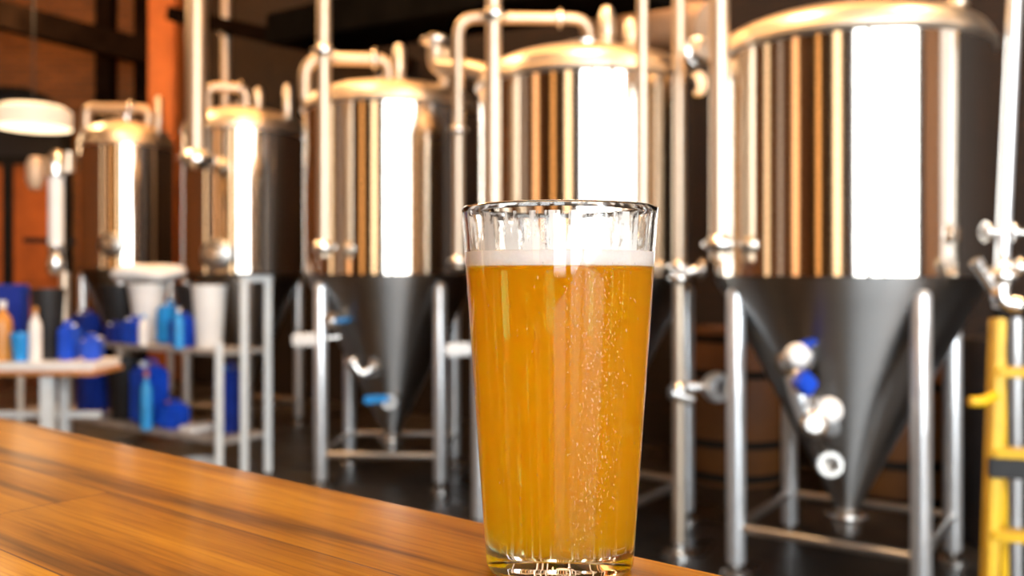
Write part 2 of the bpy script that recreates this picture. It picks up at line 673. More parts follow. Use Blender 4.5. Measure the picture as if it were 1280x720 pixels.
# arched dark transom over a pair of doors, left end of the room
dx0, dx1 = (-60 - 640) * YB / F, (92 - 640) * YB / F
dcx, dw = (dx0 + dx1) / 2, (dx1 - dx0) / 2
zs = CZ + (HZ - 165) * YB / F
door = bpy.data.objects.new('door_1', None)
COL.objects.link(door)
door.location = (dcx, YB - .08, 0)
struct(door)
ar = MB()
n = 24
ring_o = [(dcx + dw * math.cos(PI * i / n), zs + dw * .72 * math.sin(PI * i / n)) for i in range(n + 1)]
ring_i = [(dcx + (dw - .09) * math.cos(PI * i / n), zs + (dw * .72 - .09) * math.sin(PI * i / n)) for i in range(n + 1)]
vs, fs = [], []
for (x, z), (x2, z2) in zip(ring_o, ring_i):
    vs += [(x, YB - .02, z), (x, YB - .13, z), (x2, YB - .13, z2), (x2, YB - .02, z2)]
for i in range(n):
    for k in range(4):
        a, b2 = i * 4 + k, i * 4 + (k + 1) % 4
        fs.append((a, b2, b2 + 4, a + 4))
ar.add(vs, fs)
ar.box((dcx - dw + .045, YB - .075, zs / 2), (.09, .11, zs)).box((dcx + dw - .045, YB - .075, zs / 2), (.09, .11, zs))
ar.box((dcx, YB - .075, zs - .35), (2 * dw - .18, .1, .09)).box((dcx, YB - .075, zs / 2 - .2), (.10, .1, zs - .4))
ar.build('door_frame', M['darkmetal'], door)
tr = MB()
vs = [(dcx, YB - .04, zs)] + [(x, YB - .04, z) for x, z in ring_i]
tr.add(vs, [(0, i, i + 1) for i in range(1, n + 1)])
tr.box((dcx, YB - .04, zs - .15), (2 * dw - .18, .02, .31))
tr.build('transom', M['rubber'], door, smooth=0)
for s in (-1, 1):
    lf = MB()
    cx = dcx + s * (dw / 2 - .02)
    lf.box((cx, YB - .05, (zs - .4) / 2), (dw - .14, .04, zs - .4))
    for zc, hh in ((.55, .75), (1.55, .85)):
        lf.box((cx, YB - .075, zc), (dw - .34, .02, hh), bev=.006)
    lf.build('door_leaf', M['doorwood'], door)
struct(MB().box((-3.87, 9.85, HC / 2), (.30, .30, HC), bev=.02).build('trim_1', M['orange'], smooth=0))
for i, (px, w) in enumerate(((133, .17), (181, .17))):
    x = (px - 640) * (YB - .2) / F
    struct(MB().box((x, YB - .2, HC / 2), (w, .2, HC)).build('trim_%d' % (i + 2), M['timber'], smooth=0))
# sloping / crossing roof beams seen top left
p, q = at(-60, 4, 9.2), at(200, 70, 10.1)
struct(MB().beam(p, q, .2, .27).build('trim_4', M['timber'], smooth=0))
p, q = at(480, -2, 8.0), at(640, -12, 7.4)
struct(MB().beam(p, q, .2, .2).build('trim_6', M['orange'], smooth=0))  # added beam, its orange standing in for the lit ceiling
p, q = at(215, 18, 8.6), at(520, 85, 7.6)
struct(MB().beam(p, q, .14, .13).build('trim_5', M['timber'], smooth=0))


# ---------------------------------------------------------------- the bar
E1, E2 = Vector((-.474, .814, 0)), Vector((.097, .38, 0))
ed = (E1 - E2).normalized()              # along the bar, away to the left
rz = math.atan2(ed.y, ed.x)
ct = 1.18 - .1295
en = Vector((ed.y, -ed.x, 0))            # from camera side out over the far edge
if en.y < 0:
    en = -en
mid = (E1 + E2) / 2
bar = thing('bar_counter', 'varnished orange-brown wooden bar counter crossing the foreground under the beer', 'counter',
            (mid.x, mid.y, 0), rz)
def barpt(s, t, z):
    """s along the bar, t back from the far edge"""
    return mid + ed * s - en * t + Vector((0, 0, z))
rot = Matrix.Rotation(rz, 3, 'Z')
MB().box(barpt(.45, .33, ct - .022), (3.6, .66, .044), rot, .0035).build('countertop', M['barwood'], bar)
MB().box(barpt(.45, .12, (ct - .044) / 2 + .04), (3.3, .03, ct - .044 - .08), rot).build('front_panel', M['timber'], bar)
bs = MB()
for s in (-1.15, .45, 2.05):
    bs.box(barpt(s, .36, (ct - .044) / 2), (.06, .44, ct - .0445), rot)
bs.box(barpt(.45, .2, .05), (3.3, .1, .1), rot)
bs.build('bar_base', M['timber'], bar, smooth=0)

# ---------------------------------------------------------------- pint of beer
gx, gy = .0212, .3925
gl = thing('pint_glass', 'tall pint glass of hazy amber beer with a thin white head on the bar', 'glass of beer', (gx, gy, ct))
GH, R0, R1 = .1600, .0325, .0437
def ro(z):
    return R0 + (R1 - R0) * (z / GH)
WT = .0024
BT = .0105
prof = [(0, .0022), (R0 - .010, .0018), (R0 - .006, .0002), (R0 - .0028, 0), (R0 - .0008, .0009), (ro(.003), .0032)]
prof += [(ro(z), z) for z in (.012, .03, .06, .09, .12, .145, GH - .0022)]
prof += [(R1 + .00005, GH - .0010), (R1 - .0008, GH - .0001), (R1 - .0014, GH), (R1 - .0020, GH - .0006), (ro(GH - .003) - WT + .0002, GH - .003)]
prof += [(ro(z) - WT, z) for z in (.15, .145, .1402)]
prof += [(0, .1402)]
MB().lathe(prof, (gx, gy, ct), n=128).build('glass_wall', M['glass'], gl, smooth=50)
ZB, ZF = .1338, .1400
e = 0.0
bp_ = [(0, BT - e), (ro(.012) - WT - .004, BT + .0002), (ro(.0135) - WT - .0008, .0127), (ro(.017) - WT + e, .017)]
bp_ += [(ro(z) - WT + e, z) for z in (.03, .06, .09, .12, ZB)] + [(0, ZB)]
MB().lathe(bp_, (gx, gy, ct), n=128).build('beer', M['beer'], gl)
fm = MB()
prof = [(0, ZB + .0001), (ro(ZB) - WT + e, ZB + .0001), (ro(ZF) - WT + e, ZF), (ro(ZF) - WT - .0012, ZF + .0006), (ro(ZF) - WT - .004, ZF - .0004), (.02, ZF - .0002), (0, ZF)]
fm.lathe(prof, (gx, gy, ct), n=128).build('foam', M['foam'], gl)
lc = MB()
prof = [(ro(ZF) - WT - .0004, ZF), (ro(.15) - WT - .0004, .15), (ro(GH - .004) - WT - .0004, GH - .004)]
lc.lathe(prof, (gx, gy, ct), n=128).build('foam_residue', M['lacing'], gl, label='white foam streaks left inside the glass above the beer')
# condensation drops on the outside, thickest in a band facing right of the lens
cd = MB()
rnd = random.Random(5)
ico = bmesh.new()
bmesh.ops.create_icosphere(ico, subdivisions=1, radius=1)
ico.verts.index_update()
iv = [v.co.copy() for v in ico.verts]
ifc = [[v.index for v in f.verts] for f in ico.faces]
ico.free()
for i in range(1000):
    z = .014 + (rnd.random() ** .75) * .121
    k = (z - .014) / .12
    ang = R(-90 + rnd.gauss(12 + 10 * math.sin(k * 3.1), 7 + 5 * k))
    if rnd.random() < .10:
        ang = R(-90 + rnd.uniform(-65, 75))
    rr = rnd.uniform(.00009, .00026) * (1.6 if rnd.random() < .06 else 1)
    c = Vector((gx + (ro(z) + rr * .15) * math.cos(ang), gy + (ro(z) + rr * .15) * math.sin(ang), ct + z))
    nx = Vector((math.cos(ang), math.sin(ang), 0))
    st = rnd.uniform(1, 2.6)
    pts = []
    for v in iv:
        w = v * rr
        w.z *= st
        d = w.dot(nx)
        pts.append(c + w - nx * d * .45)
    cd.add(pts, ifc)
o = cd.build('condensation', M['mist'], gl, smooth=180)
o['kind'] = 'stuff'


# ---------------------------------------------------------------- fermenters
def clampfit(b, p, axis, r, L=.03):
    """tri-clamp collar: two flanges and a band"""
    x = Vector(axis).normalized()
    b.lathe([(r * .9, -L), (r * 1.0, -L), (r * 1.5, -L * .35), (r * 1.75, -L * .3), (r * 1.8, 0), (r * 1.75, L * .3), (r * 1.5, L * .35), (r, L), (r * .9, L)], p, x, 20)


def valve(root, p, out, handle_mat, s=1., hdir=(0, 0, 1), hname='valve_handle'):
    """butterfly valve on a short port: body, collars and a lever"""
    out = Vector(out).normalized()
    p = Vector(p)
    b = MB()
    b.rod(p, p + out * .17 * s, .026 * s)
    clampfit(b, p + out * .05 * s, out, .028 * s, .018 * s)
    b.lathe([(.03, -.028), (.048, -.024), (.05, 0), (.048, .024), (.03, .028)], p + out * .105 * s, out, 22)
    clampfit(b, p + out * .16 * s, out, .028 * s, .018 * s)
    v = b.build('valve', M['fitting'], root)
    h = MB()
    hd = Vector(hdir).normalized()
    q = p + out * .105 * s
    h.rod(q + hd * .03 * s, q + hd * .09 * s, .012 * s)
    h.beam(q + hd * .085 * s - out * .02 * s, q + hd * .095 * s + out * .13 * s, .032 * s, .022 * s, .005)
    h.build(hname, handle_mat, v)
    return v


def tank(label, cx, cy, Rr, zj, zt, phi, rl, fit, cip=None, dome=.11, tip=.25):
    root = thing('fermenter', label, 'brewing tank', (cx, cy, 0), 0, 'conical steel fermenters in a row')
    c = Vector((cx, cy, 0))
    # cylinder
    p = [(Rr, zj), (Rr, zj + (zt - zj) * .5), (Rr, zt)]
    MB().lathe(p, c, n=96).build('tank_shell', M['steel'], root)
    # cone
    p = [(Rr * .985, zj - .004), (Rr * .975, zj - .025), (Rr * .90, zj - .09), (.055, tip + .02), (.045, tip)]
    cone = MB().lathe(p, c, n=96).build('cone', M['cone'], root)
    b = MB().lathe([(.045, tip), (.045, tip - .05)], c, n=24)
    clampfit(b, c + Vector((0, 0, tip - .03)), (0, 0, 1), .045, .02)
    b.lathe([(0, tip - .11), (.05, tip - .11), (.055, tip - .08), (.055, tip - .055), (0, tip - .05)], c, n=24)
    b.build('bottom_outlet', M['fitting'], root)
    # lid: rolled rim and dome
    p = [(Rr * .99, zt - .006), (Rr * 1.012, zt - .004), (Rr * 1.03, zt + .012), (Rr * 1.025, zt + .03), (Rr * 1.0, zt + .042)]
    MB().lathe(p, c, n=96).build('rim', M['lid'], root)
    p = [(Rr * 1.0, zt + .04)]
    for i in range(1, 13):
        t = i / 12
        p.append((Rr * math.cos(t * PI / 2) if i < 12 else 0, zt + .04 + dome * math.sin(t * PI / 2) ** .9))
    MB().lathe(p, c, n=96).build('lid', M['lid'], root)
    b = MB()
    zc = zt + .04 + dome
    b.lathe([(.09, zc - .03), (.09, zc + .015), (.11, zc + .02), (.11, zc + .04), (0, zc + .05)], c, n=32)
    b.build('lid_port', M['fitting'], root)
    # capsule shaped relief valves standing on the lid
    for a, d, h in fit:
        q = c + Vector((math.cos(a), math.sin(a), 0)) * d * Rr
        zd = zt + .04 + dome * math.sqrt(max(0, 1 - d * d)) - .02
        b = MB()
        k = .036
        b.lathe([(0, zd), (.02, zd), (.02, zd + .05), (k, zd + .07), (k, zd + h - .03), (k * .6, zd + h), (0, zd + h + .01)], q, n=20)
        clampfit(b, q + Vector((0, 0, zd + .04)), (0, 0, 1), .022, .016)
        b.build('relief_valve', M['lid'], root)
    # legs
    pts = []
    for k in range(4):
        a = R(phi + 90 * k)
        q = c + Vector((math.cos(a), math.sin(a), 0)) * rl
        pts.append(q)
        lg = MB()
        zl = zj - .055
        lg.lathe([(.034, .05), (.036, .06), (.036, zl - .02), (.030, zl), (.016, zl + .012), (0, zl + .015)], q, n=24)
        g = lg.build('leg', M['leg'], root)
        ft = MB().lathe([(0, 0), (.058, 0), (.058, .012), (.03, .022), (.018, .03), (.018, .06), (0, .06)], q, n=20)
        ft.build('foot', M['fitting'], g)
    for k in range(4):
        a, b2 = pts[k], pts[(k + 1) % 4]
        d = (b2 - a).normalized()
        MB().rod(a + d * .03 + Vector((0, 0, .19)), b2 - d * .03 + Vector((0, 0, .19)), .019, n=14).build('brace', M['brace'], root)
    if cip:
        cb = MB().tube(cip['pts'], cip['r'], cip.get('bend', .08))
        cp = cb.build('vent_pipe', M['pipe'], root)
        for q, ax in cip['cl']:
            cf = MB()
            clampfit(cf, q, ax, cip['r'] * 1.02, .02)
            cf.build('clamp', M['fitting'], cp)
    return root


def jx(px, d):
    return (px - 640) * d / F


def conept(cx, cy, Rr, zj, ang, z, tip=.25, out=0.):
    rr = .055 + (Rr * .975 - .055) * (z - tip) / (zj - tip)
    return Vector((cx + (rr + out) * math.cos(ang), cy + (rr + out) * math.sin(ang), z))


# A: nearest tank, right
Ax, Ay, Ar = 1.35, 3.55, .525
ctop = lambda zt, d=.11: zt + .04 + d
tA = tank('largest steel fermenter in view, its dark cone behind a blue-handled valve',
          Ax, Ay, Ar, 1.18, 2.04, 190, .475, [(R(-45), .8, .16)],
          None, dome=.14)
# B: behind the glass
Bx, By, Br = .345, 4.17, .505
zB = 2.045
pB = at(573, 22, 4.1)
cipB = dict(pts=[(Bx + .02, By - .05, zB + .14), (Bx + .02, By - .05, pB.z), (pB.x, 4.1, pB.z), (pB.x, 4.1, 1.22)], r=.026, bend=.09,
            cl=[((Bx - .12, 4.122, pB.z), (1, 0, 0)), ((pB.x, 4.1, 1.86), (0, 0, 1)), ((pB.x, 4.1, 1.25), (0, 0, 1))])
tB = tank('steel fermenter standing directly behind the top of the beer glass', Bx, By, Br, 1.18, zB, 188, .50,
          [(R(-60), .35, .20), (R(-25), .45, .17)], cipB, dome=.15)
# C
Cx, Cy, Cr = -.71, 5.19, .505
zC = 2.12
pC = at(379, 70, 5.0)
cipC = dict(pts=[(Cx + .0, Cy - .1, zC + .15), (Cx + .0, Cy - .1, pC.z), (pC.x, 5.05, pC.z), (pC.x, 5.05, zC + .055), (Cx - Cr * .82, 5.1, zC + .055)], r=.036, bend=.12,
            cl=[((Cx - .08, 5.085, pC.z), (1, 0, 0)), ((Cx - .36, 5.065, pC.z), (1, 0, 0))])
tC = tank('steel fermenter just left of the beer glass with a looped vent pipe', Cx, Cy, Cr, 1.19, zC, 222, .47,
          [(R(-70), .4, .22), (R(-30), .75, .26)], cipC, dome=.145)
# D
Dx, Dy, Dr = -2.10, 6.89, .45
zD = 2.27
pD = at(262, 104, 6.6)
cipD = dict(pts=[(Dx + .05, Dy - .1, zD + .14), (Dx + .05, Dy - .1, pD.z), (pD.x - .05, 6.7, pD.z), (pD.x - .05, 6.7, zD + .04)], r=.035, bend=.08,
            cl=[((Dx + .02, 6.79, pD.z), (1, 0, 0))])
tD = tank('slim steel fermenter fourth along the row, behind the white rack end', Dx, Dy, Dr, 1.20, zD, 200, .42,
          [(R(-50), .6, .17), (R(-20), .9, .28)], cipD, dome=.18)
# E
Ex, Ey, Er = -3.76, 8.60, .425
zE = 2.42
pE = at(105, 134, 8.4)
cipE = dict(pts=[(Ex + .25, Ey - .1, zE + .12), (Ex + .25, Ey - .1, pE.z), (pE.x, 8.45, pE.z), (pE.x, 8.45, zE - .02), (Ex - Er * .95, 8.5, zE - .02)], r=.05, bend=.07,
            cl=[((Ex + .1, 8.5, pE.z), (1, 0, 0))])
tE = tank('farthest steel fermenter, leftmost in the row beside the arched doorway', Ex, Ey, Er, 1.25, zE, 195, .40,
          [(R(-20), .9, .36)], cipE, dome=.24)

# valves and ports on the cones ------------------------------------------------
def toward(px, py, d):
    return at(px, py, d)


# tank A: blue handled racking valve, sample cluster, round port
va = toward(985, 452, 3.08)
pa = conept(Ax, Ay, Ar, 1.18, R(223), va.z)
valve(tA, pa - Vector((-.02, -.02, 0)) , (-.55, -.8, -.1), M['blue'], 1.05, (.55, -.3, .8))
MB().lathe([(0, 0), (.035, 0), (.045, .02), (.03, .05), (0, .055)], at(995, 445, 3.06), (-.1, -1, .1), 20).build('port_cap', M['white'], tA)
el = MB().tube([at(992, 470, 3.14), at(1000, 500, 3.12), at(1008, 528, 3.16), at(1040, 535, 3.35)], .032, .03)
el.build('racking_arm', M['leg'], tA)
for (px, py, d) in ((1018, 530, 3.1), (1036, 513, 3.12)):
    b = MB()
    q = at(px, py, d)
    b.rod(q, q + Vector((.02, .22, .0)), .022)
    b.lathe([(0, -.02), (.03, -.02), (.046, -.008), (.048, 0), (.046, .008), (.03, .02), (0, .02)], q, (-.3, -1, .15), 22)
    b.build('sample_port', M['white'] if px > 1030 else M['fitting'], tA)
q = at(1037, 580, 3.2)
b = MB().lathe([(.026, -.03), (.044, -.03), (.050, 0), (.044, .025), (.030, .025), (.026, -.03)], q, (-.2, -1, .1), 28)
b.rod(q + Vector((0, .02, 0)), q + Vector((.03, .2, .02)), .03)
b.build('port_ring', M['brace'], tA)
MB().beam(at(1000, 488, 3.05), at(1012, 470, 3.07), .05, .075, .008).build('port_tab', M['blue'], tA)

# tank C: white levers, light blue lever
q = conept(Cx, Cy, Cr, 1.19, R(225), .93)
v = valve(tC, q + Vector((.03, .03, 0)), (-.4, -.9, 0), M['cyan'], .9, (.9, -.3, .1))
MB().beam(at(366, 425, 4.86), at(397, 424, 4.86), .05, .07, .01).build('lever', M['white'], tC)
MB().rod(at(397, 424, 4.86), at(425, 421, 4.9), .012).build('lever_rod', M['fitting'], tC)
b = MB()
b.tube([at(440, 452, 4.72), at(452, 470, 4.72), at(472, 455, 4.74)], .026, .04)
clampfit(b, at(440, 452, 4.72), (-.4, 0, .5), .028, .02)
clampfit(b, at(470, 457, 4.74), (.6, 0, .4), .030, .025)
b.rod(at(455, 467, 4.73), at(470, 468, 5.0), .022)
b.build('sample_port', M['fitting'], tC)
b = MB().beam(at(455, 500, 4.8), at(486, 498, 4.8), .03, .04, .008).build('lever', M['cyan'], tC)
q = at(486, 502, 4.86)
b = MB().lathe([(.018, -.02), (.04, -.02), (.045, 0), (.04, .02), (.018, .02)], q, (.4, -1, 0), 20)
b.rod(q, q + Vector((.05, .2, 0)), .018)
b.build('port_ring', M['fitting'], tC)
# tank B: fittings seen at either side of the glass
q = at(572, 437, 4.15)
b = MB().beam(at(556, 438, 4.05), at(590, 436, 4.05), .04, .06, .012).build('lever', M['white'], tB)
MB().rod(at(590, 437, 4.06), at(625, 440, 4.15), .014).build('lever_rod', M['fitting'], tB)

# made-up discs and knobs in place of dark reflections, low on the far tanks
for root, px, py, d, mt in ((tD, 272, 318, 6.43, 'fitting'), (tE, 140, 306, 8.16, 'fitting')):
    q = at(px, py, d)
    b = MB()
    b.lathe([(.04, .10), (.09, .10), (.10, .0), (.115, -.01), (.115, -.03), (.09, -.045), (0, -.055)], q, (0, -1, 0) if False else (0.0, 1.0, 0.0), 28)
    b.build('reflection_disc', M['brace'], root)
    b = MB().lathe([(0, 0), (.05, 0), (.05, .03), (0, .04)], q + Vector((.0, -.055, .02)), (0, -1, .2), 18)
    b.build('reflection_spot', M[mt], root)


# ------------------------------------------------ vertical process pipes
def vpipe(label, px, d, r, z0, into=None, kn=(), floor=False, top=HC):
    x = jx(px, d)
    root = thing('steel_pipe', label, 'pipe', (x, d, z0), 0, 'upright steel pipes beside the fermenters')
    if into is not None:
        pts = [(x, d, top), (x, d, z0 + .04), into]
        MB().tube(pts, r, .06).build('pipe_run', M['pipe'], root)
    else:
        MB().rod((x, d, top), (x, d, z0), r).build('pipe_run', M['pipe'], root)
    for z in kn:
        b = MB()
        clampfit(b, (x, d, z), (0, 0, 1), r, r * .9)
        b.build('pipe_clamp', M['fitting'], root)
    if floor:
        MB().lathe([(0, 0), (.07, 0), (.07, .012), (r * 1.1, .02), (r * 1.1, .05)], (x, d, z0), n=20).build('floor_flange', M['fitting'], root)
    return root


vpipe('upright steel pipe running down the left side of the largest fermenter', 899, 3.33, .036, 1.24, None, (1.30,))
vpipe('upright steel pipe down the left side of the tank behind the glass', 617, 3.78, .032, 1.30, None, (2.30,))
vpipe('upright steel pipe crossing the looped vent pipe above the tank left of the glass', 405, 4.62, .036, 1.28, None, (1.33, 2.36))
vpipe('stout pale upright pipe in front of the slim fourth fermenter', 246, 6.2, .072, 1.95, None, (2.0,))
vpipe('upright steel pipe rising just behind the right rim of the glass', 803, 3.45, .022, 1.25, None, (1.35,))
x85 = vpipe('tall floor-standing steel pipe between the glass and the largest fermenter', 849, 3.74, .028, 0, None, (.68, .70, 1.17, 1.22), True)
x = jx(849, 3.74)
b = MB().rod((x - .03, 3.74, 1.19), (x + .11, 3.72, 1.21), .02)
clampfit(b, (x + .09, 3.72, 1.21), (1, 0, 0), .026, .02)
b.build('side_valve', M['fitting'], x85)
b = MB().rod((x - .04, 3.71, .69), (x + .05, 3.72, .66), .03)
b.build('side_valve', M['fitting'], x85)
q = at(896, 484, 3.72)
b = MB().lathe([(.03, -.03), (.058, -.03), (.066, 0), (.058, .03), (.03, .03)], q, (.35, -1, 0), 26)
b.rod(q + Vector((0, .02, 0)), Vector((x, 3.74, q.z)), .018)
b.build('port_ring', M['leg'], x85)
vpipe('thin dull upright pipe far back between the two left-hand tanks', 282, 8.4, .045, 0, None, (3.5,), True)

# small amber wall lamp glimpsed between two tanks
wl = Vector((1.235, 5.78, 2.44))
root = thing('wall_lamp', 'small amber wall lamp glowing in the dark gap left of the largest fermenter', 'lamp', tuple(wl))
wn = Vector((-.634, -.773, 0))
MB().lathe([(0, 0), (.05, 0), (.05, .02), (.015, .03), (.015, .09), (0, .09)], wl - wn * .09, wn, 20).build('wall_mount', M['darkmetal'], root)
MB().lathe([(0, -.08), (.03, -.075), (.055, -.03), (.055, .03), (.03, .07), (0, .08)], wl + wn * .02, (0, 0, 1), 20).build('lamp_globe', M['amber_globe'], root)

# horizontal transfer pipes at the lids
b = thing('transfer_pipe', 'horizontal steel transfer pipe linking the lids left and right of the tall floor pipe', 'pipe', at(860, 63, 3.72), 0)
MB().tube([at(861, 66, 3.66), at(876, 64, 3.55), at(884, 62, 3.44)], .032, .04).build('pipe_run', M['pipe'], b)
f = MB(); clampfit(f, at(872, 64.5, 3.57), (.3, -1, 0), .034, .02); f.build('pipe_clamp', M['fitting'], b)
b = thing('transfer_pipe', 'thick pale transfer pipe between the lids of the two tanks left of the glass rim', 'pipe', at(560, 82, 4.6), 0)
MB().tube([at(545, 55, 4.7), at(545, 84, 4.7), at(590, 86, 4.55), at(618, 96, 4.45)], .048, .07).build('pipe_run', M['pipe'], b)
f = MB(); clampfit(f, at(545, 52, 4.7), (0, 0, 1), .05, .03); f.build('pipe_clamp', M['fitting'], b)

# duct and tan trunking up by the roof
p, q = at(372, 44, 7.2), at(800, -34, 4.3)
tag(MB().beam(p, q, .55, .24, .01).build('ceiling_duct', M['duct'], smooth=0), 'dark rectangular duct hanging under the roof above the tanks left of centre', 'duct')
p, q = at(745, 30, 5.3), at(890, 33, 4.6)
tag(MB().rod(p, q, .13, n=32).build('ceiling_pipe', M['tan']), 'wide tan trunking pipe behind the lids right of the beer glass', 'pipe')

# ---------------------------------------------------- right edge: manifold + ladder
root = thing('pipe_manifold', 'slightly leaning white steel manifold pole with valves at the right edge', 'pipe manifold', (jx(1252, 3.0), 3.0, 0))
top, bot = at(1270, -40, 3.0), at(1250, 385, 3.0)
top = bot + (top - bot) * ((HC - bot.z) / (top.z - bot.z))
MB().rod(bot, top, .023).build('pole', M['leg'], root)
MB().rod((bot.x, bot.y, 0), bot, .02).build('stand', M['darkmetal'], root)
b = MB()
b.tube([at(1250, 340, 3.0), at(1250, 378, 3.0), at(1275, 382, 2.98)], .034, .04)
clampfit(b, at(1251, 345, 3.0), (0, 0, 1), .034, .03)
b.build('elbow', M['fitting'], root)
for a, c, nm in ((at(1232, 290, 3.0), at(1282, 291, 3.0), 'cross_arm'), (at(1252, 331, 2.99), at(1284, 336, 2.97), 'cross_arm')):
    b = MB().rod(a, c, .014)
    clampfit(b, a, c - a, .02, .014)
    clampfit(b, a.lerp(c, .62), c - a, .022, .018)
    b.build(nm, M['fitting'], root)
MB().rod(at(1219, 326, 2.97), at(1240, 360, 2.98), .022, .02).build('lever', M['fitting'], root)
MB().rod(at(1238, 358, 2.98), at(1250, 372, 2.99), .012).build('lever_rod', M['amberglass'], root)
root = thing('steel_post', 'bluish steel post behind the yellow ladder at the right edge', 'post', (jx(1270, 3.15), 3.15, 0))
MB().rod((jx(1270, 3.15), 3.15, 0), (jx(1270, 3.15), 3.15, 1.03), .02).build('post_tube', M['leg'], root)
MB().lathe([(0, 0), (.06, 0), (.06, .01), (.024, .02)], (jx(1270, 3.15), 3.15, 0), n=20).build('post_base', M['fitting'], root)

root = thing('step_ladder', 'yellow step ladder with black joints at the right edge of the room', 'ladder', (jx(1262, 2.75), 2.8, 0))
zt_ = at(0, 398, 2.8).z
l1, l2 = Vector((jx(1233, 2.72), 2.72, 0)), at(1247, 398, 2.8)
l2 = Vector((l2.x, l2.y, l2.z))
w = Vector((.36, -.12, 0))
MB().beam(l1, l2, .035, .05, .004).build('side_rail', M['yellow'], root)
MB().beam(l1 + w, l2 + w, .035, .05, .004).build('side_rail', M['yellow'], root)
for k in range(4):
    t = .12 + k * .24
    a = l1.lerp(l2, t)
    MB().beam(a, a + w, .07, .03, .003).build('step', M['yellow'], root)
b1, b2 = l1 + Vector((.14, .16, 0)), l2 + Vector((.02, .03, -.03))
MB().beam(b1, b2, .025, .035).build('rear_rail', M['yellow'], root)
MB().beam(b1 + w, b2 + w, .025, .035).build('rear_rail', M['yellow'], root)
a = l1.lerp(l2, .56)
MB().beam(a + Vector((-.03, -.03, 0)), a + w + Vector((.03, -.03, 0)), .03, .06, .004).build('joint_strap', M['rubber'], root)
a = at(1244, 494, 2.74)
MB().tube([a, at(1228, 502, 2.72), at(1212, 502, 2.72)], .016, .02).build('hook', M['yellow'], root)

# ---------------------------------------------------- stuff behind the tanks
def barrel(x, y, label, s=1., z=0.):
    root = thing('wooden_barrel', label, 'barrel', (x, y, z))
    H, r0, r1 = .88 * s, .27 * s, .34 * s
    pr = [(0, .02)] + [(r0 + (r1 - r0) * math.sin(PI * i / 12), .0 + H * i / 12) for i in range(13)] + [(r0 - .03, H), (r0 - .03, H - .03), (0, H - .03)]
    MB().lathe(pr, (x, y, z), n=40).build('staves', M['barrelwood'], root)
    for t in (.06, .28, .72, .94):
        rr = r0 + (r1 - r0) * math.sin(PI * t) + .004
        MB().lathe([(rr - .002, H * t - .022), (rr + .003, H * t - .022), (rr + .003, H * t + .022), (rr - .002, H * t + .022)], (x, y, z), n=40).build('hoop', M['darkmetal'], root)
    return root


M['tablewood'] = plain('table_edge_wood', (.50, .21, .06), .6, 0, .25, 5, .2)
M['barrelwood'] = plain('oak_barrel_wood', (.13, .046, .007), .6, 0, .25, 5, .2)
barrel(1.30, 5.15, 'wooden barrel standing behind the largest fermenter, nearer the tall floor pipe')
barrel(2.02, 4.62, 'wooden barrel by the dark wall behind the right side of the largest fermenter')
tag(MB().lathe([(0, 0), (.26, 0), (.27, .02), (.27, .85), (.25, .9), (0, .9)], (2.27, 3.92, 0), n=36).build('plastic_drum', M['black']),
    'black plastic drum beside the right legs of the largest fermenter', 'drum')

# ---------------------------------------------------- left: table, rack, clutter
root = thing('work_table', 'low white-topped work table with a wooden edge at the far left', 'table', (-2.75, 4.52, 0))
TZ = .755
TE = .0012
MB().box((-2.92, 4.46, TZ - .02), (1.74, .30, .04), bev=.004).build('table_top', M['white'], root)
MB().box((-2.92, 4.46, TZ - .052), (1.76, .32, .024), bev=.004).build('table_edge', M['tablewood'] if 'tablewood' in M else M['barrelwood'], root)
for px, d in ((60, 4.36),):
    x = jx(px, d)
    MB().box((x, d, (TZ - .062) / 2), (.06, .05, TZ - .062), bev=.004).build('leg', M['whitemetal'], root)
for x, y in ((-3.72, 4.34), (-3.72, 4.58), (-2.33, 4.58)):
    MB().box((x, y, (TZ - .062) / 2), (.04, .04, TZ - .062), bev=.004).build('leg', M['whitemetal'], root)
MB().box((-2.92, 4.58, .46), (1.56, .03, .03)).build('stretcher', M['whitemetal'], root)

# long steel rack
RR = Vector((-1.47, 5.30, 0)); RL = Vector((-3.30, 6.55, 0))
rd = (RL - RR).normalized(); rn = Vector((-.565, -.825, 0)) * .35
rang = math.atan2(rd.y, rd.x)
rack = thing('steel_rack', 'long white steel rack with two shelves, loaded with blue and white containers', 'rack', tuple((RR + RL) / 2 + rn / 2), rang)
Lr = (RL - RR).length
rrot = Matrix.Rotation(rang, 3, 'Z')
def rk(s, t, z):
    return RR + rd * s + rn * t + Vector((0, 0, z))
for s in (0., Lr):
    for t in (0, .5, 1):
        if s and t == .5:
            continue
        zz = 1.165 if s == 0 and t < .9 else (.80 if s == 0 else .78)
        MB().rod(rk(s, t, 0), rk(s, t, zz), .024 if s == 0 else .022).build('post', M['whitemetal'], rack)
MB().box(rk(Lr / 2, .5, .225), (Lr - .02, .33, .03), rrot, .004).build('shelf', M['shelf'], rack)
MB().box(rk(Lr / 2, .5, .735), (Lr - .02, .33, .028), rrot, .004).build('shelf', M['shelf'], rack)
MB().beam(rk(0, -.05, 1.165), rk(0, .55, 1.165), .05, .04, .006).build('top_rail', M['whitemetal'], rack)
MB().beam(rk(0.02, 0, 1.165), rk(.28, 0, 1.165), .05, .04, .006).build('top_rail', M['whitemetal'], rack)
MB().box(rk(.14, .25, 1.192), (.36, .22, .012), rrot, .003).build('top_mat', M['rubber'], rack)


def onrack(px, t, z):
    """point on the rack shelf that lines up with a surveyed column"""
    best = None
    for i in range(400):
        s = Lr * i / 399
        q = rk(s, t, z)
        u = 640 + F * q.x / q.y
        if best is None or abs(u - px) < best[0]:
            best = (abs(u - px), q)
    return best[1]


